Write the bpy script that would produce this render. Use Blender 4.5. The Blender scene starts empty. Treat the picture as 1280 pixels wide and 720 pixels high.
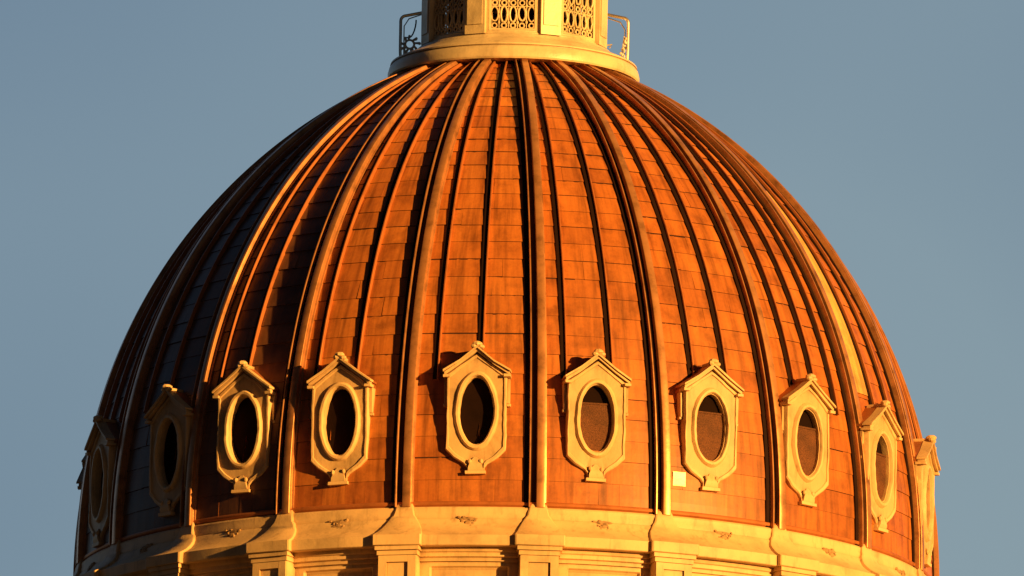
import bpy, bmesh, math, random
from mathutils import Vector, Matrix, noise
random.seed(7)
R = math.radians
PI = math.pi
scn = bpy.context.scene
COL = scn.collection

# ---------------------------------------------------------------- helpers
def link_mesh(name, verts, faces, mats, parent=None, midx=None, smooth=None, uvm=None, tint=None):
    me = bpy.data.meshes.new(name)
    me.from_pydata([tuple(v) for v in verts], [], faces)
    for m in (mats if isinstance(mats, (list, tuple)) else [mats]):
        me.materials.append(m)
    if midx:
        me.polygons.foreach_set('material_index', midx)
    if uvm:
        a = me.attributes.new('uvm', 'FLOAT_VECTOR', 'POINT')
        a.data.foreach_set('vector', [c for v in uvm for c in v])
    if tint:
        a = me.attributes.new('tint', 'FLOAT_VECTOR', 'FACE')
        a.data.foreach_set('vector', [c for v in tint for c in v])
    bm = bmesh.new(); bm.from_mesh(me)
    bmesh.ops.recalc_face_normals(bm, faces=bm.faces[:]) if smooth != 'keep' else None
    bm.to_mesh(me); bm.free()
    if smooth is not None:
        me.polygons.foreach_set('use_smooth', [True] * len(me.polygons))
        me.set_sharp_from_angle(angle=R(28))
    me.update()
    o = bpy.data.objects.new(name, me)
    COL.objects.link(o)
    if parent: o.parent = parent
    return o

class MB:
    def __init__(s): s.v = []; s.f = []; s.m = []; s.uv = []; s.t = []
    def add(s, vs, fs, mi=0):
        b = len(s.v); s.v += [tuple(v) for v in vs]
        s.f += [tuple(b + i for i in f) for f in fs]; s.m += [mi] * len(fs)
    def loft(s, rings, closed=True, cap=True, mi=0, mis=None):
        n = len(rings[0]); vs = [p for r in rings for p in r]; fs = []; ms = []
        for j in range(len(rings) - 1):
            for i in range(n if closed else n - 1):
                k = (i + 1) % n
                fs.append((j*n+i, j*n+k, (j+1)*n+k, (j+1)*n+i)); ms.append(mis[i] if mis else mi)
        if cap and closed:
            fs.append(tuple(range(n))[::-1]); fs.append(tuple((len(rings)-1)*n + i for i in range(n))); ms += [mi, mi]
        b = len(s.v); s.v += [tuple(v) for v in vs]
        s.f += [tuple(b + i for i in f) for f in fs]; s.m += ms
    def box(s, fr, u0, u1, w0, w1, z0, z1, mi=0):
        P = [fr(u, w, z) for z in (z0, z1) for (u, w) in ((u0, w0), (u1, w0), (u1, w1), (u0, w1))]
        s.add(P, [(0,3,2,1),(4,5,6,7),(0,1,5,4),(1,2,6,5),(2,3,7,6),(3,0,4,7)], mi)
    def tube(s, pts, r, n=8, closed=False, mi=0):
        pts = [Vector(p) for p in pts]; N = len(pts); rings = []
        up = None
        for i, p in enumerate(pts):
            a = pts[(i-1) % N] if (closed or i > 0) else p
            b = pts[(i+1) % N] if (closed or i < N-1) else p
            t = (b - a).normalized()
            if up is None:
                up = Vector((0.31, 0.2, 0.93)); up = (up - t*up.dot(t)).normalized()
            up = (up - t*up.dot(t)).normalized(); q = t.cross(up)
            rr = r[i] if isinstance(r, (list, tuple)) else r
            rings.append([p + (up*math.cos(2*PI*k/n) + q*math.sin(2*PI*k/n))*rr for k in range(n)])
        if closed: rings.append(rings[0])
        s.loft(rings, True, not closed, mi)
    def blob(s, c, rx, ry, rz, fr=None, n=8, m=5):
        c = Vector(c); vs = []; fs = []
        for j in range(m + 1):
            th = PI*j/m
            for i in range(n):
                a = 2*PI*i/n
                u, w, z = rx*math.sin(th)*math.cos(a), ry*math.sin(th)*math.sin(a), rz*math.cos(th)
                vs.append(fr(c.x+u, c.y+w, c.z+z) if fr else c + Vector((u, w, z)))
        for j in range(m):
            for i in range(n):
                k = (i+1) % n; fs.append((j*n+i, j*n+k, (j+1)*n+k, (j+1)*n+i))
        s.add(vs, fs)
    def build(s, name, mats, parent=None, smooth=True):
        o = link_mesh(name, s.v, s.f, mats, parent, s.m, smooth if smooth else None)
        return o

def frame(phi):      # local (u tangential, w radial, z) -> world ; phi = 0 faces the camera (-y)
    s, c = math.sin(R(phi)), math.cos(R(phi))
    def f(u, w, z): return Vector((w*s + u*c, -w*c + u*s, z))
    return f

def revolve(mb, prof, n=192, a0=0, a1=360, mi=0):
    full = abs(a1 - a0 - 360) < 1e-6
    N = n if full else n + 1
    rings = []
    for i in range(N):
        f = frame(a0 + (a1 - a0)*i/n)
        rings.append([f(0, r, z) for r, z in prof])
    if full: rings.append(rings[0])
    mb.loft(rings, closed=False, cap=False, mi=mi)

def tag(o, **k):
    for a, b in k.items(): o[a] = b
    return o

# ---------------------------------------------------------------- materials
def new_mat(name):
    m = bpy.data.materials.new(name); m.use_nodes = True
    nt = m.node_tree; b = nt.nodes['Principled BSDF']
    return m, nt, b
def N(nt, t, **k):
    n = nt.nodes.new(t)
    for a, v in k.items():
        if a.startswith('i_'): n.inputs[a[2:].replace('_', ' ')].default_value = v
        else: setattr(n, a, v)
    return n
def ramp(nt, src, stops):
    r = nt.nodes.new('ShaderNodeValToRGB'); e = r.color_ramp.elements
    while len(e) < len(stops): e.new(0.5)
    for el, (p, c) in zip(e, stops): el.position = p; el.color = (*c, 1) if len(c) == 3 else c
    nt.links.new(src, r.inputs[0]); return r.outputs[0]
def mixc(nt, fac, a, b, mode='MIX'):
    m = nt.nodes.new('ShaderNodeMix'); m.data_type = 'RGBA'; m.blend_type = mode
    for sock, v in ((m.inputs[0], fac), (m.inputs[6], a), (m.inputs[7], b)):
        if hasattr(v, 'links'): nt.links.new(v, sock)
        else: sock.default_value = v if not isinstance(v, tuple) else ((*v, 1) if len(v) == 3 else v)
    return m.outputs[2]
def bump(nt, b, h, s, d):
    n = nt.nodes.new('ShaderNodeBump'); n.inputs['Strength'].default_value = s; n.inputs['Distance'].default_value = d
    nt.links.new(h, n.inputs['Height']); nt.links.new(n.outputs[0], b.inputs['Normal'])

def mat_plate():
    m, nt, b = new_mat('weathered_copper_plate')
    at = N(nt, 'ShaderNodeAttribute', attribute_name='uvm'); tn = N(nt, 'ShaderNodeAttribute', attribute_name='tint')
    sep = N(nt, 'ShaderNodeSeparateXYZ'); nt.links.new(tn.outputs['Vector'], sep.inputs[0])
    mp = N(nt, 'ShaderNodeMapping'); mp.inputs['Scale'].default_value = (5.0, 0.45, 1); nt.links.new(at.outputs['Vector'], mp.inputs[0])
    n1 = N(nt, 'ShaderNodeTexNoise', i_Scale=1.0, i_Detail=6, i_Roughness=0.6); nt.links.new(mp.outputs[0], n1.inputs['Vector'])
    n2 = N(nt, 'ShaderNodeTexNoise', i_Scale=1.3, i_Detail=7, i_Roughness=0.65); nt.links.new(at.outputs['Vector'], n2.inputs['Vector'])
    n3 = N(nt, 'ShaderNodeTexNoise', i_Scale=14, i_Detail=5, i_Roughness=0.6); nt.links.new(at.outputs['Vector'], n3.inputs['Vector'])
    base = ramp(nt, sep.outputs[0], [(0.0, (0.40, 0.115, 0.030)), (0.5, (0.56, 0.180, 0.036)), (0.93, (0.66, 0.235, 0.050)), (1.0, (0.86, 0.50, 0.14))])
    st = ramp(nt, n1.outputs[0], [(0.28, (0.45, 0.42, 0.42)), (0.5, (1, 1, 1)), (0.72, (1.25, 1.32, 1.3))])
    c = mixc(nt, 0.95, base, st, 'MULTIPLY')
    bl = ramp(nt, n2.outputs[0], [(0.3, (0.52, 0.48, 0.5)), (0.5, (1, 1, 1)), (0.75, (1.15, 1.22, 1.2))])
    c = mixc(nt, 0.8, c, bl, 'MULTIPLY')
    fn = ramp(nt, n3.outputs[0], [(0.35, (0.82, 0.82, 0.82)), (0.6, (1, 1, 1))])
    c = mixc(nt, 0.5, c, fn, 'MULTIPLY')
    c = mixc(nt, sep.outputs[2], c, mixc(nt, 1.0, (0.095, 0.062, 0.052), bl, 'MULTIPLY'))   # shade of the unlit side mixed into the plate colour
    nt.links.new(c, b.inputs['Base Color'])
    rr = N(nt, 'ShaderNodeMapRange'); rr.inputs[3].default_value = 0.42; rr.inputs[4].default_value = 0.68
    nt.links.new(n2.outputs[0], rr.inputs[0])
    mx = N(nt, 'ShaderNodeMath', operation='SUBTRACT'); nt.links.new(rr.outputs[0], mx.inputs[0]); nt.links.new(sep.outputs[1], mx.inputs[1])
    nt.links.new(mx.outputs[0], b.inputs['Roughness'])
    b.inputs['Coat Weight'].default_value = 0.2; b.inputs['Coat Roughness'].default_value = 0.32; b.inputs['Metallic'].default_value = 0.12; b.inputs['Diffuse Roughness'].default_value = 0.7
    bump(nt, b, n2.outputs[0], 0.35, 0.03)
    return m

def mat_metal(name, col, rough=0.5, metal=0.2, var=0.35, scale=2.0, spec=0.5):
    m, nt, b = new_mat(name); b.inputs['Specular IOR Level'].default_value = spec
    tc = N(nt, 'ShaderNodeTexCoord')
    n2 = N(nt, 'ShaderNodeTexNoise', i_Scale=scale, i_Detail=7, i_Roughness=0.65); nt.links.new(tc.outputs['Object'], n2.inputs['Vector'])
    lo = tuple(c*(1-var) for c in col); hi = tuple(min(1, c*(1+var*0.5)) for c in col)
    c = ramp(nt, n2.outputs[0], [(0.3, lo), (0.5, col), (0.72, hi)])
    nt.links.new(c, b.inputs['Base Color'])
    b.inputs['Roughness'].default_value = rough; b.inputs['Metallic'].default_value = metal
    bump(nt, b, n2.outputs[0], 0.25, 0.02)
    return m

def mat_stone(name, col, dirt=0.5, streak=True):
    m, nt, b = new_mat(name)
    tc = N(nt, 'ShaderNodeTexCoord')
    n1 = N(nt, 'ShaderNodeTexNoise', i_Scale=1.1, i_Detail=8, i_Roughness=0.62); nt.links.new(tc.outputs['Object'], n1.inputs['Vector'])
    mp = N(nt, 'ShaderNodeMapping'); mp.inputs['Scale'].default_value = (4, 4, 0.7); nt.links.new(tc.outputs['Object'], mp.inputs[0])
    n2 = N(nt, 'ShaderNodeTexNoise', i_Scale=1.6, i_Detail=6, i_Roughness=0.6); nt.links.new(mp.outputs[0], n2.inputs['Vector'])
    n3 = N(nt, 'ShaderNodeTexNoise', i_Scale=22, i_Detail=4, i_Roughness=0.6); nt.links.new(tc.outputs['Object'], n3.inputs['Vector'])
    c = ramp(nt, n1.outputs[0], [(0.3, tuple(x*0.66 for x in col)), (0.52, col), (0.75, tuple(min(1, x*1.1) for x in col))])
    s = ramp(nt, n2.outputs[0], [(0.28, (0.55, 0.5, 0.45)), (0.45, (1, 1, 1))])
    c = mixc(nt, dirt, c, s, 'MULTIPLY')
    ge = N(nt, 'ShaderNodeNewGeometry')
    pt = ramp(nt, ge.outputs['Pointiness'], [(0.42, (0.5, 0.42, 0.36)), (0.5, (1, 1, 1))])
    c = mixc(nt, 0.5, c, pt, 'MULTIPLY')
    ao = N(nt, 'ShaderNodeAmbientOcclusion', samples=6, i_Distance=0.22)     # darkens the colour in recesses and under ledges
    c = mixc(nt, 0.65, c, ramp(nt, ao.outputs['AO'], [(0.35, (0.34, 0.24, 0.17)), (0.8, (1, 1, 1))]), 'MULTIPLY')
    nt.links.new(c, b.inputs['Base Color']); b.inputs['Roughness'].default_value = 0.55; b.inputs['Diffuse Roughness'].default_value = 0.2
    ad = N(nt, 'ShaderNodeMath', operation='MULTIPLY_ADD'); ad.inputs[1].default_value = 0.25
    nt.links.new(n3.outputs[0], ad.inputs[0]); nt.links.new(n1.outputs[0], ad.inputs[2])
    bump(nt, b, ad.outputs[0], 0.5, 0.035)
    return m

def mat_screen():
    m, nt, b = new_mat('rusty_wire_screen')
    tc = N(nt, 'ShaderNodeTexCoord')
    br = N(nt, 'ShaderNodeTexNoise', i_Scale=55, i_Detail=3); nt.links.new(tc.outputs['Object'], br.inputs['Vector'])
    n1 = N(nt, 'ShaderNodeTexNoise', i_Scale=3, i_Detail=5); nt.links.new(tc.outputs['Object'], n1.inputs['Vector'])
    c = ramp(nt, br.outputs[0], [(0.38, (0.085, 0.028, 0.012)), (0.62, (0.21, 0.075, 0.03))])
    d = ramp(nt, n1.outputs[0], [(0.3, (0.5, 0.5, 0.5)), (0.7, (1, 1, 1))])
    c = mixc(nt, 0.8, c, d, 'MULTIPLY')
    nt.links.new(c, b.inputs['Base Color']); b.inputs['Roughness'].default_value = 0.8
    bump(nt, b, br.outputs[0], 0.6, 0.02)
    return m

PLATE = mat_plate()
BATT = mat_metal('copper_batten', (0.52, 0.18, 0.06), 0.45, 0.25)
RIBM = mat_metal('pale_copper_rib', (0.60, 0.28, 0.125), 0.38, 0.45, 0.5, 2.2)
MATT = mat_metal('dark_matt', (0.020, 0.008, 0.007), 0.8, 0.0, spec=0.12)  # near-black: strip left of ribs and battens, rib groove, bent wire
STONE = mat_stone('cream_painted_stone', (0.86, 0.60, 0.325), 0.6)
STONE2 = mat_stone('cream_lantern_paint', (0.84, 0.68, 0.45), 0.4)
STONE2.node_tree.nodes['Principled BSDF'].inputs['Roughness'].default_value = 0.38
LAP_SHADE = mat_metal('lap_shadow', (0.06, 0.018, 0.010), 0.8, 0.0)  # dark lip colour paints the shadow gap between plate courses
DARK = mat_metal('dark_interior', (0.014, 0.006, 0.005), 0.9, 0.0, spec=0.08)
SCREEN = mat_screen()
RAIL = mat_metal('pale_steel_rail', (0.85, 0.84, 0.83), 0.28, 0.9, 0.1)
ORN = mat_metal('weathered_ornament', (0.8, 0.77, 0.74), 0.5, 0.6, 0.3, 9)
CRUST = mat_metal('blackened_carving', (0.42, 0.26, 0.13), 0.8, 0.0, 0.8, 14)

# ---------------------------------------------------------------- building root
ZG = -92.0
root = bpy.data.objects.new('domed_building', None); COL.objects.link(root)
root.location = (0, 0, 0)
tag(root, label='great orange copper ribbed dome with oval dormer windows under a cream lantern', category='building')

# meridian of the dome (rib tops), then its inward offset = plate surface
PX = 54.0
H_, A_, B_, R0 = 681/PX, 2.129, 1.6416, 543/PX
def rr_(z): return R0*max(0.0, 1 - (max(z, 0)/H_)**A_)**(1/B_)
raw = []
K = 1500
for i in range(K+1):
    z = H_*0.985*(i/K)
    raw.append((rr_(z), z))
RIBH = 0.17
off = []
for i in range(len(raw)):
    a = raw[max(0, i-1)]; b = raw[min(K, i+1)]
    t = Vector((b[0]-a[0], b[1]-a[1])).normalized(); n = Vector((t.y, -t.x))
    off.append((raw[i][0]-n.x*RIBH, raw[i][1]-n.y*RIBH, n.x, n.y))
S = [0]
for i in range(1, len(off)):
    S.append(S[-1] + math.hypot(off[i][0]-off[i-1][0], off[i][1]-off[i-1][1]))
import bisect
def mer(s, h=0.0):
    if s <= 0:
        o = off[0]; return (o[0] + h, o[1] + s)
    i = min(len(S)-2, max(0, bisect.bisect_right(S, s)-1)); f = (s-S[i])/(S[i+1]-S[i])
    o = [off[i][k]*(1-f) + off[i+1][k]*f for k in range(4)]
    return (o[0]+o[2]*h, o[1]+o[3]*h)
# arc length where the surface slips under the lantern ring
STOP = next(S[i] for i in range(len(S)) if off[i][0] < 2.35)

RIBS = [-79, -63.6, -46.6, -30.2, -13.3, 4.2, 21.1, 38.6, 55.7, 72.8]
nb = 12; gap = (281-72.8)/nb
RIBS += [72.8 + gap*k for k in range(1, nb)]
NR = len(RIBS)
# batten positions inside each bay, as fractions
def batts(i):
    return {0: (.22, .50, .75), 1: (.24, .56), 2: (.20, .50), 3: (.20, .55), 4: (.215, .56), 5: (.22, .60), 6: (.29, .59),
            7: (.27, .52, .76), 8: (.36, .66), 9: (.30, .62)}.get(i, (.28, .62))

def s_values(s0, s1, step): 
    n = max(1, int((s1-s0)/step)); return [s0 + (s1-s0)*k/n for k in range(n+1)]

DORM = [(-70.2, 9.97), (-51.2, 9.96), (-37.3, 9.96), (-22.6, 9.96), (-4.1, 9.96), (11.75, 9.96), (27.8, 9.96), (43.7, 9.96), (59.8, 9.97), (76.6, 10.0)]
DZ = [-.58, -.37, -.12, -.13, .03, -.06, -.05, -.05, -.22, -.50]
for k in range(10, NR):
    a = RIBS[k]; b = RIBS[(k+1) % NR] + (360 if k == NR-1 else 0); DORM.append(((a+b)/2 - (14 if k == NR-1 else 0), 9.92))
def dloc(phi):
    c, s_ = math.cos(R(phi)), math.sin(R(phi))
    return lambda p: Vector((p.x*c + p.y*s_, p.x*s_ - p.y*c, p.z))
DLOC = [(dloc(p), DZ[q_] if q_ < len(DZ) else 0) for q_, (p, w_) in enumerate(DORM)]

# ---------------------------------------------------------------- roof plates, one mesh per bay
BAND = 0.62
courses = [0.0, BAND]
while courses[-1] < STOP: courses.append(courses[-1] + 0.505)
for i in range(NR):
    p0 = RIBS[i]; p1 = RIBS[(i+1) % NR] + (360 if i == NR-1 else 0)
    vs = []; fs = []; uv = []; ti = []; mi = []
    bt = batts(i)
    shade_mix = {0: .9, 1: .88, 2: .72}.get(i, 0 if i < 10 else (.9 if i > 14 else .3))  # how much painted shade each bay gets, strongest on left and back
    for ci in range(len(courses)-1):
        sa, sb = courses[ci], courses[ci+1]
        r = mer((sa+sb)/2)[0]
        wid = R(p1-p0)*r
        # split positions: a loose running bond
        cuts = [0.0]
        if ci == 0:
            for q in (0.30, 0.52, 0.68): cuts.append(q + random.uniform(-.05, .05))
        else:
            x = random.uniform(0.15, 0.8)
            plw = random.uniform(1.7, 3.2)/wid
            while x < 0.93:
                cuts.append(x); x += plw*random.uniform(0.7, 1.3)
        cuts.append(1.0)
        ctint = random.gauss(0.5, 0.10)
        for c in range(len(cuts)-1):
            f0, f1 = cuts[c], cuts[c+1]
            lip = 0.016 + random.uniform(-.004, .007); top = random.uniform(-.003, .003)
            tl = random.uniform(-.004, .004)
            tint = min(0.92, max(0.02, ctint + random.gauss(0, 0.08)))
            if ci == 0: tint = min(0.9, tint*0.8 + (0.22 if c in (1,) else 0))
            gl = 0.0; pj = random.uniform(-.10, .06) if shade_mix else max(0, random.gauss(0, .05)); seam = random.choice((.012, .018, .022, .028)); jt = random.choice((0, 0, 0, .007))
            n = max(2, int(R((p1-p0)*(f1-f0))*r/0.25)); b = len(vs)
            for k in range(n+1):
                f = f0 + (f1-f0)*k/n; ph = p0 + (p1-p0)*f - (jt/r*57.3 if k == n and c < len(cuts)-2 else 0); fr = frame(ph)
                side = tl*(2*k/n-1)
                sg_ = sa + (seam if ci > 1 else 0)
                for (s, h) in ((sb+0.02, top+side*.3), ((sa+sb)/2, (lip+top)/2+side*.7+.002), (sg_, lip+side), (sg_-.001, -0.002), (sa, -.002)):
                    rr, zz = mer(s, h); vs.append(fr(0, rr, zz)); uv.append((R(ph)*9.8 + ci*0.13*0 , s, i*3.7 + 0))
            for k in range(n):
                for q in range(4):
                    a = b + k*5 + q
                    cx = sum((Vector(vs[j]) for j in (a, a+1, a+6, a+5)), Vector())/4
                    if any(abs(l.x) < .5 and 1.35 + dq < cx.z < 3.0 + dq and l.y > 5 for l, dq in [(dl(cx), dz_) for dl, dz_ in DLOC]): continue
                    fs.append((a, a+1, a+6, a+5)); ti.append((tint, gl, min(1, shade_mix + pj))); mi.append(1 if q >= 2 else 0)
            # left and right edges of the plate (tiny steps at joints)
            for k in (0, n):
                a = b + k*5; fs.append((a, a+1, a+2, a+3)); ti.append((tint*0.5, 0, 0)); mi.append(0)
    link_mesh('roof_panel', vs, fs, [PLATE, LAP_SHADE], root, midx=mi, smooth=None, uvm=uv, tint=ti)

# a yellower smooth strip next to a rib on the right, and one plate with a painted glint
def patch(p0, p1, s0, s1, h0, h1, tint, gl, name='tone_patch'):
    vs = []; fs = []; uv = []; ti = []
    sv = s_values(s0, s1, 0.2); n = 6
    for j, s in enumerate(sv):
        for k in range(n+1):
            ph = p0 + (p1-p0)*k/n; rr, zz = mer(s, h0 + (h1-h0)*(j/(len(sv)-1))); vs.append(frame(ph)(0, rr, zz)); uv.append((R(ph)*9.8, s, 0))
    for j in range(len(sv)-1):
        for k in range(n):
            a = j*(n+1)+k; fs.append((a, a+1, a+n+2, a+n+1)); ti.append((tint, gl, 0))
    return link_mesh(name, vs, fs, PLATE, root, smooth=True, uvm=uv, tint=ti)

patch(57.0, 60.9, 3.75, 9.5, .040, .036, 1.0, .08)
patch(66.9, 69.4, 3.75, 9.5, .040, .036, 0.0, 0)  # dark strip paints the shadow beside the batten
patch(22.5, 24.3, .70, 1.02, .026, .042, 1.0, .23)  # glint plate: highlight painted as lighter colour, plus gloss and tilt

# ---------------------------------------------------------------- ribs and battens
def sweep_meridian(name, phi, sec, mis, mats, s0, s1, step=0.16, taper=0.0):
    """sec: closed section (u,h) swept up the meridian"""
    mb = MB(); rings = []
    fr = frame(phi)
    for s in s_values(s0, s1, step):
        ring = []; k = 1 - taper*max(0, s)/STOP
        for u, h in sec:
            r, z = mer(s, h); ring.append(fr(u*k, r, z))
        rings.append(ring)
    mb.loft(rings, True, True, 0, mis)
    return mb.build(name, mats, root)
RIB_SEC = [(-.335, -.06), (-.335, .045), (-.225, .047), (-.225, .160), (-.220, .165), (-.196, .165), (-.191, .160), (-.191, .050), (-.050, .050),
           (-.050, .165), (-.044, .172), (-.035, .176), (.125, .176), (.135, .172), (.142, .160), (.142, .06), (.18, .045), (.18, -.06)]
RIB_MI = [1, 1, 0, 0, 0, 0, 0, 1, 0, 0, 0, 0, 0, 0, 0, 0, 0, 0]
BAT_SEC = [(-.125, -.06), (-.125, .040), (-.020, .042), (-.020, .090), (-.012, .100), (.010, .100), (.018, .090), (.018, -.06)]
BAT_MI = [1, 1, 0, 0, 0, 0, 0, 0]
for i, ph in enumerate(RIBS):
    sweep_meridian('rib', ph, RIB_SEC, RIB_MI, [RIBM, MATT], -0.02, STOP, taper=0.22)
    nxt = RIBS[(i+1) % NR] + (360 if i == NR-1 else 0)
    for f in batts(i):
        front = -85 < ph + (nxt-ph)*f < 90
        sweep_meridian('batten', ph + (nxt-ph)*f, BAT_SEC, BAT_MI, [BATT, MATT], 0.60 if False else 3.0, STOP)

# ---------------------------------------------------------------- dormers
# outline of the front plate in (u, z), walked round; centre of the oval at z=2.17
ZC = 2.17
half = [(0.0, 3.50), (.68, 3.02), (.68, 1.27), (.50, 1.09), (.26, 0.94), (.20, 0.86), (.20, 0.72)]
OUT = half + [(0.0, 0.72)] + [(-u, z) for u, z in reversed(half[1:])]
def ray(theta):
    d = (math.sin(theta), math.cos(theta)); best = None
    for k in range(len(OUT)):
        a = OUT[k]; b = OUT[(k+1) % len(OUT)]
        ax, az, bx, bz = a[0], a[1]-ZC, b[0], b[1]-ZC
        ex, ez = bx-ax, bz-az; det = d[0]*(-ez) + ex*d[1]
        if abs(det) < 1e-9: continue
        t = (ax*(-ez) + ex*az)/det; q = (d[0]*az - d[1]*ax)/det
        if t > 0 and -1e-6 <= q <= 1+1e-6 and (best is None or t > best): best = t
    return best*d[0], best*d[1]
TH = sorted(set([round(2*PI*k/72, 5) for k in range(72)] + [round(math.atan2(u, z-ZC) % (2*PI), 5) for u, z in OUT]))
RAYS = [ray(t) for t in TH]
def ell(t, a, b):
    # point of the ellipse along direction t
    s, c = math.sin(t), math.cos(t); k = 1/math.sqrt((s/a)**2 + (c/b)**2); return k*s, k*c
EA, EB = .375, .775

def make_dormer(phi, WF, dz=0.0, sc=1.0, screen=True, twist=0.0):
    d = bpy.data.objects.new('dormer_window', None); COL.objects.link(d); d.parent = root
    base = frame(phi); ct, st = math.cos(R(twist)), math.sin(R(twist))
    def fr0(u, w, z): return base(u*ct + (w-WF)*st, WF + (w-WF)*ct - u*st, z)
    def fr(u, w, z): return fr0(u*sc, w, z*1.0 + dz)
    d.location = fr0(0, WF, dz + ZC); inv = Matrix.Translation(d.location).inverted()
    d.matrix_parent_inverse = Matrix.Identity(4)
    def fin(mb, name, mats, smooth=True):
        mb.v = [tuple(Vector(v) + noise.noise_vector(Vector(v)*2.3)*.018 + noise.noise_vector(Vector(v)*8)*.009) if mats == STONE else v for v in mb.v]
        o = mb.build(name, mats, d, smooth); o.matrix_parent_inverse = Matrix.Identity(4)
        o.data.transform(inv); return o
    # front plate with stepped mouldings round the oval
    mb = MB(); rings = []
    spec = [('o', 1.0, WF-1.0), ('o', 1.0, WF-.03), ('o', .955, WF), ('o', .84, WF), ('o', .81, WF-.032), ('m', .34, WF-.032), ('m', .28, WF+.01),
            ('m', .22, WF+.045), ('m', .10, WF+.045), ('m', .05, WF+.01), ('m', 0.03, WF-.03), ('m', 0.0, WF-.035), ('m', 0.0, WF-.20)]
    for kind, s, w in spec:
        ring = []
        for t, (ox, oz) in zip(TH, RAYS):
            ex, ez = ell(t, EA, EB)
            if kind == 'm':
                # mouldings near the oval follow the oval, not the outline
                q = s*0.42; x2, z2 = ell(t, EA+q, EB+q*1.05)
                lim = math.hypot(ox, oz)*0.97; l = math.hypot(x2, z2)
                if l > lim: x2, z2 = x2*lim/l, z2*lim/l
                x, z = x2, z2
            else:
                x, z = ex + (ox-ex)*s, ez + (oz-ez)*s
            ring.append(fr(x, w, ZC + z))
        rings.append(ring)
    mb.loft(rings, True, False)
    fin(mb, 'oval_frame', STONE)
    # glass and dark room behind
    mb = MB(); ring = [fr(ell(t, EA+.01, EB+.01)[0], WF-.19, ZC+ell(t, EA+.01, EB+.01)[1]) for t in TH]
    mb.add(ring, [tuple(range(len(ring)))]); fin(mb, 'window_glass', DARK, False)
    # wire screen over the lower part (left out on the shaded side to keep those openings black)
    if screen:
      # hung a little in front
      mb = MB(); zt = 2.52
      pts = [(x, min(z, zt-ZC)) for x, z in [ell(t, EA+.004, EB+.004) for t in TH]]
      ring = [fr(x, WF-.12, ZC+z) for x, z in pts]
      mb.add(ring, [tuple(range(len(ring)))])
      mb.box(fr, -.36, .36, WF-.13, WF-.10, zt-.02, zt+.02)
      fin(mb, 'window_screen', SCREEN, False)
    # gabled hood: copper roof and cheeks, stone raking moulding in front
    mb = MB(); mr_ = MB()
    for sg in (-1, 1):
        for (m_, w0, w1, th, ex, up) in ((mb, WF-.10, WF+.07, .07, 0, 0.0), (mb, WF-.12, WF+.12, .045, .025, .072), (mr_, WF-1.25, WF-.105, .07, -.01, 0.0), (mr_, WF-1.25, WF-.125, .05, .02, .06)):
            A = (0, 3.53+up); Bp = (sg*(.74+ex), 2.985+up)
            Am = (0, 3.53+up+th*1.15); Bm = (sg*(.74+ex), 2.985+up+th)
            mid = (sg*.40, 3.225+up); midm = (sg*.40, 3.225+up+th*1.05)
            sec = [A, mid, Bp, Bm, midm, Am]
            m_.loft([[fr(x, w, z) for x, z in sec] for w in (w0, (w0+w1)/2, w1)], True, True)
        def sb(a, b): return (a, b) if sg > 0 else (-b, -a)
        mb.box(fr, *sb(.62, .765), WF-.16, WF+.09, 2.94, 3.0)
        mr_.box(fr, *sb(.62, .755), WF-1.1, WF-.165, 2.94, 3.0)
        mb.box(fr, *sb(.685, .745), WF-.30, WF-.12, 2.36, 2.937)
        mr_.box(fr, *sb(.685, .74), WF-.9, WF-.303, 2.36, 2.937)
        mb.box(fr, *sb(.685, .765), WF-.33, WF-.14, 2.30, 2.357)
        mr_.box(fr, *sb(.60, .665), WF-1.3, WF-.20, 1.3, 2.98)
    fin(mb, 'raking_moulding', STONE); fin(mr_, 'hood_roof', BATT)
    # carved knob on the ridge
    mb = MB()
    mb.blob((0, WF+.05, 3.69), .12, .13, .07, fr)
    mb.blob((-.07, WF+.08, 3.64), .08, .08, .06, fr); mb.blob((.08, WF+.07, 3.63), .09, .08, .055, fr)
    mb.box(fr, -.05, .05, WF-.4, WF+.02, 3.61, 3.68)
    fin(mb, 'ridge_ornament', STONE)
    # foot bracket
    mb = MB()
    mb.box(fr, -.23, .23, WF-.6, WF+.05, .70, .77)
    rings = []
    for z, hw, w in ((.77, .17, WF+.03), (.86, .16, WF+.06), (.95, .13, WF+.05), (1.04, .08, WF+.02), (1.10, .03, WF-.0)):
        rings.append([fr(-hw, w, z), fr(hw, w, z), fr(hw, WF-.06, z), fr(-hw, WF-.06, z)])
    mb.loft(rings)
    for sg in (-1, 1): mb.blob((sg*.13, WF+.03, .99), .05, .05, .06, fr)
    fin(mb, 'foot_bracket', STONE)
    return d

for q_, (ph, w) in enumerate(DORM): make_dormer(ph, w, dz=DZ[q_] if q_ < len(DZ) else (-.6 if ph > 255 else 0), screen=not (-75 < ph < 0), twist={2: 7, 3: 3}.get(q_, 0))

# ---------------------------------------------------------------- base flashing, cornice, drum
mb = MB()
revolve(mb, [(9.80, .16), (9.885, .13), (9.945, .10), (9.955, .07), (9.945, .035), (9.90, -.01), (9.80, -.03)], 256)
mb.build('base_flashing', BATT, root)

prof = [(9.78, -.01), (9.96, -.02), (9.99, -.06), (9.99, -.16), (10.01, -.22), (10.01, -.30), (10.05, -.33), (10.10, -.42), (10.19, -.52), (10.32, -.62), (10.48, -.71), (10.60, -.77),
        (10.65, -.79), (10.65, -1.02), (10.63, -1.035), (10.44, -1.04), (10.41, -1.13), (10.37, -1.15), (10.37, -1.24), (10.31, -1.26), (10.31, -1.34)]
mb = MB(); revolve(mb, prof, 256); mb.build('cornice', STONE, root)

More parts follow.
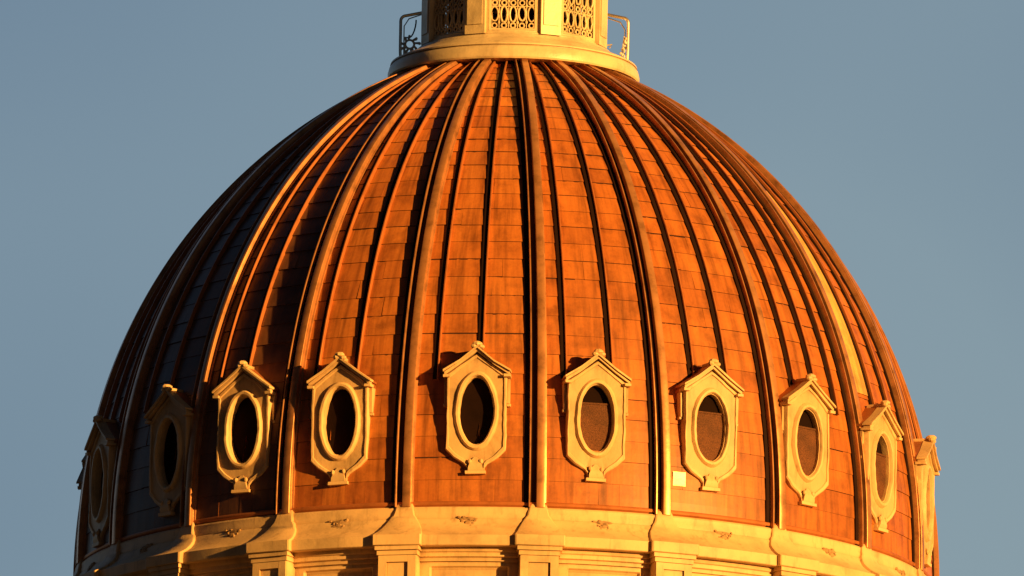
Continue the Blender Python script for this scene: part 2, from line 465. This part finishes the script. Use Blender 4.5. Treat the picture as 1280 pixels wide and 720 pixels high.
# wall with sunk panels between the pilasters
ZB = -4.6
pa = [(10.28, -1.32), (10.25, -1.36), (10.25, -1.44), (10.25, -1.47), (10.25, -1.52), (10.25, ZB)]
pc = [(10.28, -1.32), (10.25, -1.36), (10.25, -1.44), (10.19, -1.47), (10.16, -1.52), (10.16, ZB)]
ang = []
for i in range(NR):
    a = RIBS[i]; b = RIBS[(i+1) % NR] + (360 if i == NR-1 else 0)
    m = math.degrees(.66/10.25)
    ang.append((a, pa)); ang.append((a+m, pa)); ang.append((a+m+.25, pc))
    k = 10
    for q in range(1, k): ang.append((a+m+.25 + (b-a-2*m-.5)*q/k, pc))
    ang.append((b-m-.25, pc)); ang.append((b-m, pa))
mb = MB(); rings = [[frame(p)(0, r, z) for r, z in pr] for p, pr in ang]; rings.append(rings[0])
mb.loft(rings, False, False); mb.build('drum_wall', STONE, root)

for i, ph in enumerate(RIBS):
    fr = frame(ph)
    # flared block over each pilaster, running up into the rib foot
    mb = MB(); rings = []
    for z, w, hw in ((.06, 9.98, .17), (0.0, 10.02, .20), (-.12, 10.05, .225), (-.22, 10.08, .25), (-.27, 10.09, .29), (-.36, 10.14, .34), (-.46, 10.22, .40), (-.56, 10.34, .45), (-.66, 10.49, .50), (-.74, 10.65, .55), (-.79, 10.77, .57),
                     (-1.02, 10.77, .57), (-1.035, 10.75, .56)):
        jw = random.uniform(-.006, .006)
        rings.append([fr(-hw, 9.7, z), fr(-hw+jw, w-.02, z), fr(-hw+.03, w, z), fr(hw-.03, w, z), fr(hw+jw, w-.02, z), fr(hw, 9.7, z)])
    mb.loft(rings); mb.build('cornice_block', STONE, root)
    mb = MB()
    mb.box(fr, -.51, .51, 10.0, 10.72, -1.13, -1.037)
    mb.box(fr, -.47, .47, 10.0, 10.67, -1.24, -1.132)
    mb.box(fr, -.44, .44, 10.0, 10.60, ZB+.01, -1.243)
    # raised border of the pilaster panel
    mb.box(fr, -.435, -.25, 10.6, 10.655, ZB+.01, -1.25); mb.box(fr, .25, .435, 10.6, 10.655, ZB+.01, -1.25)
    mb.box(fr, -.25, .25, 10.6, 10.653, -1.40, -1.25)
    mb.build('pilaster', STONE, root, smooth=False)
# carved crests on the cove, weathered
for i in range(NR):
    a = RIBS[i]; b = RIBS[(i+1) % NR] + (360 if i == NR-1 else 0); fr = frame((a+b)/2 + random.uniform(-.5, .5))
    mb = MB(); rnd = random.Random(i)
    for k in range(22):
        t = rnd.random(); u = (rnd.random()-.5)*.50*(1-t*.7)
        z = -.27 - .24*t; wv = 10.01 + (.0 if z > -.30 else (-.30-z)*.55)
        mb.blob((u, wv+.012, z), rnd.uniform(.025, .055), rnd.uniform(.03, .045), rnd.uniform(.022, .045), fr, 6, 4)
    mb.blob((0, 10.035, -.335), .24, .035, .06, fr, 10, 5); mb.blob((0, 10.10, -.44), .10, .04, .08, fr, 8, 5)
    mb.build('carved_crest', CRUST, root)
# lower stages of the drum and the block that carries it (below the picture)
mb = MB()
revolve(mb, [(10.0, ZB), (10.9, ZB), (10.95, ZB-.5), (10.6, ZB-.9), (9.6, ZB-1.0), (9.6, -16), (11.8, -16.4), (12, -17), (12, -26)], 96)
mb.build('drum_base', STONE, root)
LOWDARK = mat_metal('dark_lower_body', (0.035, 0.033, 0.035), 0.7, 0.0)  # near-black so the unseen lower body bounces little light onto the dome
mb = MB(); mb.box(frame(0), -32, 32, -22, 22, ZG+.02, -40); mb.build('building_block', LOWDARK, root, smooth=False)
mb = MB(); revolve(mb, [(12, -25.99), (12.4, -27), (12.4, -40.2)], 64); mb.build('drum_shaft', LOWDARK, root)

# ---------------------------------------------------------------- lantern
lan = bpy.data.objects.new('lantern', None); COL.objects.link(lan); lan.parent = root
mb = MB()
revolve(mb, [(2.2, 11.86), (2.78, 11.84), (2.90, 11.86), (2.925, 11.90), (2.93, 12.00), (2.90, 12.12), (2.865, 12.165), (2.84, 12.175), (2.84, 12.19), (2.875, 12.20), (2.87, 12.235), (2.78, 12.28),
             (2.72, 12.31), (2.36, 12.47), (2.33, 12.50), (2.27, 12.56), (2.20, 12.58), (2.0, 12.58)], 160)
mb.build('ring_platform', STONE2, lan)
mb = MB(); revolve(mb, [(1.55, 12.4), (1.55, 16.0)], 48); mb.build('inner_core', DARK, lan)
OP = [-1, 46, 91, 136, 181, 226, 270, 312]
OPN = OP[1:] + [359]
RW = 2.13
# wall: sill band, piers, arch band
mb = MB()
revolve(mb, [(2.0, 12.56), (RW+.03, 12.56), (RW+.03, 12.62), (RW, 12.65), (RW, 12.68), (RW-.28, 12.68)], 96)
hwA = math.degrees(.56/RW)
for c, c2 in zip(OP, OPN):
    a0, a1 = c + hwA, c2 - hwA
    secs = [frame(a0 + (a1-a0)*k/6) for k in range(7)]
    rings = [[f(0, RW-.28, 12.66), f(0, RW, 12.66), f(0, RW, 15.3), f(0, RW-.28, 15.3)] for f in secs]
    mb.loft(rings, True, True)
revolve(mb, [(RW-.28, 15.2), (RW, 15.2), (RW, 15.35), (RW+.12, 15.4), (RW+.12, 15.55), (RW+.35, 15.7), (RW+.38, 15.82), (RW-.3, 15.85)], 96)
mb.build('lantern_wall', STONE2, lan)
for c, c2 in zip(OP, OPN):
    f = frame((c + c2)/2)
    mb = MB()
    mb.box(f, -.25, .25, RW-.2, RW+.09, 12.60, 15.1)
    mb.box(f, -.19, .19, RW+.09, RW+.115, 12.82, 15.0)
    mb.box(f, -.31, .31, RW-.2, RW+.14, 15.102, 15.198)
    mb.build('lantern_pilaster', STONE2, lan, smooth=False)
    # pierced screen in each opening
    f = frame(c); mb = MB(); w = RW-.10
    for u in (-.53, .53): mb.box(f, u-.03, u+.03, w-.03, w+.03, 12.68, 15.2)
    mb.box(f, -.5, .5, w-.03, w+.03, 12.69, 12.735)
    rn = random.Random(int(c)+9)
    for k in range(-2, 3):
        u = k*.212 + rn.uniform(-.012, .012)
        for z0 in (12.80, 13.34, 13.88, 14.42):
            a1, b1, tz = rn.uniform(.068, .088), rn.uniform(.165, .20), rn.uniform(-.02, .02)
            mb.tube([f(u + .058*math.cos(2*PI*q/10), w, z0 + .058*math.sin(2*PI*q/10)) for q in range(10)], rn.uniform(.016, .026), 6, True)
            mb.tube([f(u + a1*math.cos(2*PI*q/16 + tz*5), w + rn.uniform(-.01, .01), z0+.27+tz + b1*math.sin(2*PI*q/16)) for q in range(16)], rn.uniform(.017, .027), 6, True)
            mb.blob((u+.106, w, z0+.07+tz), rn.uniform(.02, .04), .03, .05, f, 6, 4); mb.blob((u+.106, w, z0+.47), rn.uniform(.02, .035), .03, .045, f, 6, 4)
        mb.tube([f(u+.106, w, 12.7), f(u+.106, w, 14.95)], .012, 5)
    for z0 in (13.14, 13.68, 14.22): mb.box(f, -.5, .5, w-.014, w+.014, z0+.105, z0+.125)
    mb.build('pierced_screen', STONE2, lan)
mb = MB(); revolve(mb, [(RW+.1, 15.84), (2.1, 16.1), (1.95, 16.7), (1.55, 17.4), (.9, 17.95), (.35, 18.2), (.28, 18.6), (.4, 18.7), (.4, 18.8), (.1, 19.0), (.05, 20.2), (0.001, 20.25)], 64)
mb.build('lantern_cap', BATT, lan)
# bent pipe hoops and scroll ornaments on either side of the platform
def hoop(phi, rad, zb, zt, lean):
    mb = MB(); f = frame(phi)
    pts = [f(0, rad-.02, zb)]
    pts += [f(0, rad-.01, zb + (zt-.16-zb)*k/4) for k in range(1, 5)]
    pts += [f(0, rad-.01-.13*(1-math.cos(PI/2*k/5)), zt-.16+.13*math.sin(PI/2*k/5)) for k in range(1, 6)]
    pts += [f(0, RW-.02, zt+lean)]
    mb.tube(pts, .038, 8)
    pts2 = [f(.09, p2, z2) for p2, z2 in ((rad-.09, zb), (rad-.09, zt-.3), (rad-.2, zt-.12), (RW, zt-.06+lean))]
    mb.tube(pts2, .016, 6)
    mb.blob((0, rad-.02, zb+.0), .07, .07, .03, f)
    mb.build('guard_rail', RAIL, lan)
hoop(88, 2.66, 12.36, 13.47, .05); hoop(-88, 2.66, 12.36, 13.43, .06)
def scroll(phi, rad, z, s, seed):
    f = frame(phi); mb = MB(); rnd = random.Random(seed)
    mb.tube([f(0, rad + .10*s*math.cos(2*PI*q/14), z + .10*s*math.sin(2*PI*q/14)) for q in range(14)], .028*s, 6, True)
    for k in range(9):
        a = 2*PI*k/9 + rnd.uniform(-.15, .15); l = rnd.uniform(.17, .23)*s
        mb.tube([f(rnd.uniform(-.05, .05), rad + math.cos(a)*.11*s, z + math.sin(a)*.11*s), f(rnd.uniform(-.06, .06), rad + math.cos(a+.2)*l, z + math.sin(a+.2)*l)], [.022*s, .036*s], 6)
        mb.blob((0, rad + math.cos(a+.2)*l, z + math.sin(a+.2)*l), .03*s, .035*s, .035*s, f, 6, 4)
    mb.tube([f(0, rad-.05, 12.33), f(0, rad-.03, z-.1)], .03, 6)
    mb.tube([f(0, rad+.10, 12.30), f(.04, rad+.12, z-.05)], .02, 6)
    mb.build('scroll_ornament', ORN, lan)
    mb = MB()
    mb.tube([f(0, rad+.02 + .16*math.cos(1.2+2.0*q/8)*1.0, z+.42 + .30*math.sin(1.2+2.6*q/8)*-.9) for q in range(9)], .018, 6)
    mb.build('bent_wire', MATT, lan)
scroll(-88, 2.43, 12.72, 1.05, 3)
mb = MB(); f = frame(88); rnd = random.Random(5)
for k in range(26):
    z = 12.42 + .035*k*.6; r_ = 2.50 + .004*k + rnd.uniform(-.07, .07)*(1-k/30)
    mb.blob((rnd.uniform(-.05, .05), r_, z), .03, .028, .035, f, 6, 4)
mb.tube([f(0, 2.48, 12.34), f(0, 2.56, 13.0)], .016, 6)
mb.tube([f(0, RW, 12.78), f(0, 2.28, 12.80), f(0, 2.22, 12.72)], .02, 6)
mb.build('scroll_ornament', ORN, lan)

# ---------------------------------------------------------------- ground
m, nt, b = new_mat('city_ground')
tc = N(nt, 'ShaderNodeTexCoord'); n1 = N(nt, 'ShaderNodeTexNoise', i_Scale=0.02, i_Detail=8); nt.links.new(tc.outputs['Object'], n1.inputs['Vector'])
nt.links.new(ramp(nt, n1.outputs[0], [(0.35, (0.015, 0.018, 0.012)), (0.65, (0.045, 0.04, 0.03))]), b.inputs['Base Color']); b.inputs['Roughness'].default_value = 0.9
g = 6000
o = link_mesh('ground', [(-g, -g, ZG), (g, -g, ZG), (g, g, ZG), (-g, g, ZG)], [(0, 1, 2, 3)], m)
tag(o, kind='structure')

# ---------------------------------------------------------------- light and sky
SUN_AZ, SUN_EL = 47.5, 8.0        # degrees to the right of the camera side, height
sd = Vector((math.sin(R(SUN_AZ))*math.cos(R(SUN_EL)), -math.cos(R(SUN_AZ))*math.cos(R(SUN_EL)), math.sin(R(SUN_EL))))
sl = bpy.data.lights.new('sun', 'SUN'); sl.energy = 5.0; sl.angle = R(0.5); sl.color = (1.56, 0.77, 0.16)
so = bpy.data.objects.new('sun', sl); COL.objects.link(so); so.rotation_euler = sd.to_track_quat('Z', 'Y').to_euler(); so.location = sd*60

w = bpy.data.worlds.new('World'); scn.world = w; w.use_nodes = True; nt = w.node_tree
bg = nt.nodes['Background']
sky = nt.nodes.new('ShaderNodeTexSky'); sky.sky_type = 'NISHITA'; sky.sun_disc = False
sky.sun_elevation = R(SUN_EL); sky.sun_rotation = R(180-SUN_AZ); sky.air_density = 1.0; sky.dust_density = 1.0; sky.ozone_density = 2.0; sky.altitude = 100
# sky behind the camera dimmed by direction, to keep the dome's shaded side near black
tc = nt.nodes.new('ShaderNodeTexCoord'); sp = nt.nodes.new('ShaderNodeSeparateXYZ'); nt.links.new(tc.outputs['Generated'], sp.inputs[0])
mr = nt.nodes.new('ShaderNodeMapRange'); mr.interpolation_type = 'SMOOTHSTEP'
mr.inputs[1].default_value = 0.15; mr.inputs[2].default_value = 0.93; mr.inputs[3].default_value = 0.065; mr.inputs[4].default_value = 1.0
nt.links.new(sp.outputs[1], mr.inputs[0])
c = mixc(nt, 1.0, sky.outputs[0], mixc(nt, mr.outputs[0], (0.80, 1.0, 1.2), (1.19, 1.035, 1.015)), 'MULTIPLY')
# thin high haze
hz = N(nt, 'ShaderNodeTexNoise', i_Scale=26, i_Detail=1.5, i_Roughness=0.4); nt.links.new(tc.outputs['Generated'], hz.inputs['Vector'])
c = mixc(nt, 1.0, c, ramp(nt, hz.outputs[0], [(0.32, (0.78, 0.82, 0.88)), (0.68, (1.13, 1.10, 1.04))]), 'MULTIPLY')
vm = nt.nodes.new('ShaderNodeVectorMath'); vm.operation = 'SCALE'; nt.links.new(c, vm.inputs[0]); nt.links.new(mr.outputs[0], vm.inputs['Scale'])
nt.links.new(vm.outputs[0], bg.inputs['Color']); bg.inputs['Strength'].default_value = 0.105

# ---------------------------------------------------------------- camera
e, roll, D = R(10.348), R(1.003), 500.0
r0 = Vector((1, 0, 0)); u0 = Vector((0, -math.sin(e), math.cos(e))); v0 = Vector((0, math.cos(e), math.sin(e)))
pos = -v0*D
right = r0*math.cos(roll) + u0*math.sin(roll); up = u0*math.cos(roll) - r0*math.sin(roll)
tgt = right*((640-630.85)/PX) + up*((731.15-360)/PX)
f_ = (tgt - pos).normalized(); rt = f_.cross(up).normalized(); up2 = rt.cross(f_)
cam = bpy.data.cameras.new('camera'); co = bpy.data.objects.new('camera', cam); COL.objects.link(co)
co.matrix_world = Matrix(((rt.x, up2.x, -f_.x, pos.x), (rt.y, up2.y, -f_.y, pos.y), (rt.z, up2.z, -f_.z, pos.z), (0, 0, 0, 1)))
cam.sensor_width = 36; cam.lens = 36*D/(1280/PX); cam.clip_start = 1; cam.clip_end = 20000
scn.camera = co
scn.view_settings.view_transform = 'Standard'; scn.view_settings.look = 'None'; scn.view_settings.exposure = 0
scn.render.resolution_x = 1024; scn.render.resolution_y = 576
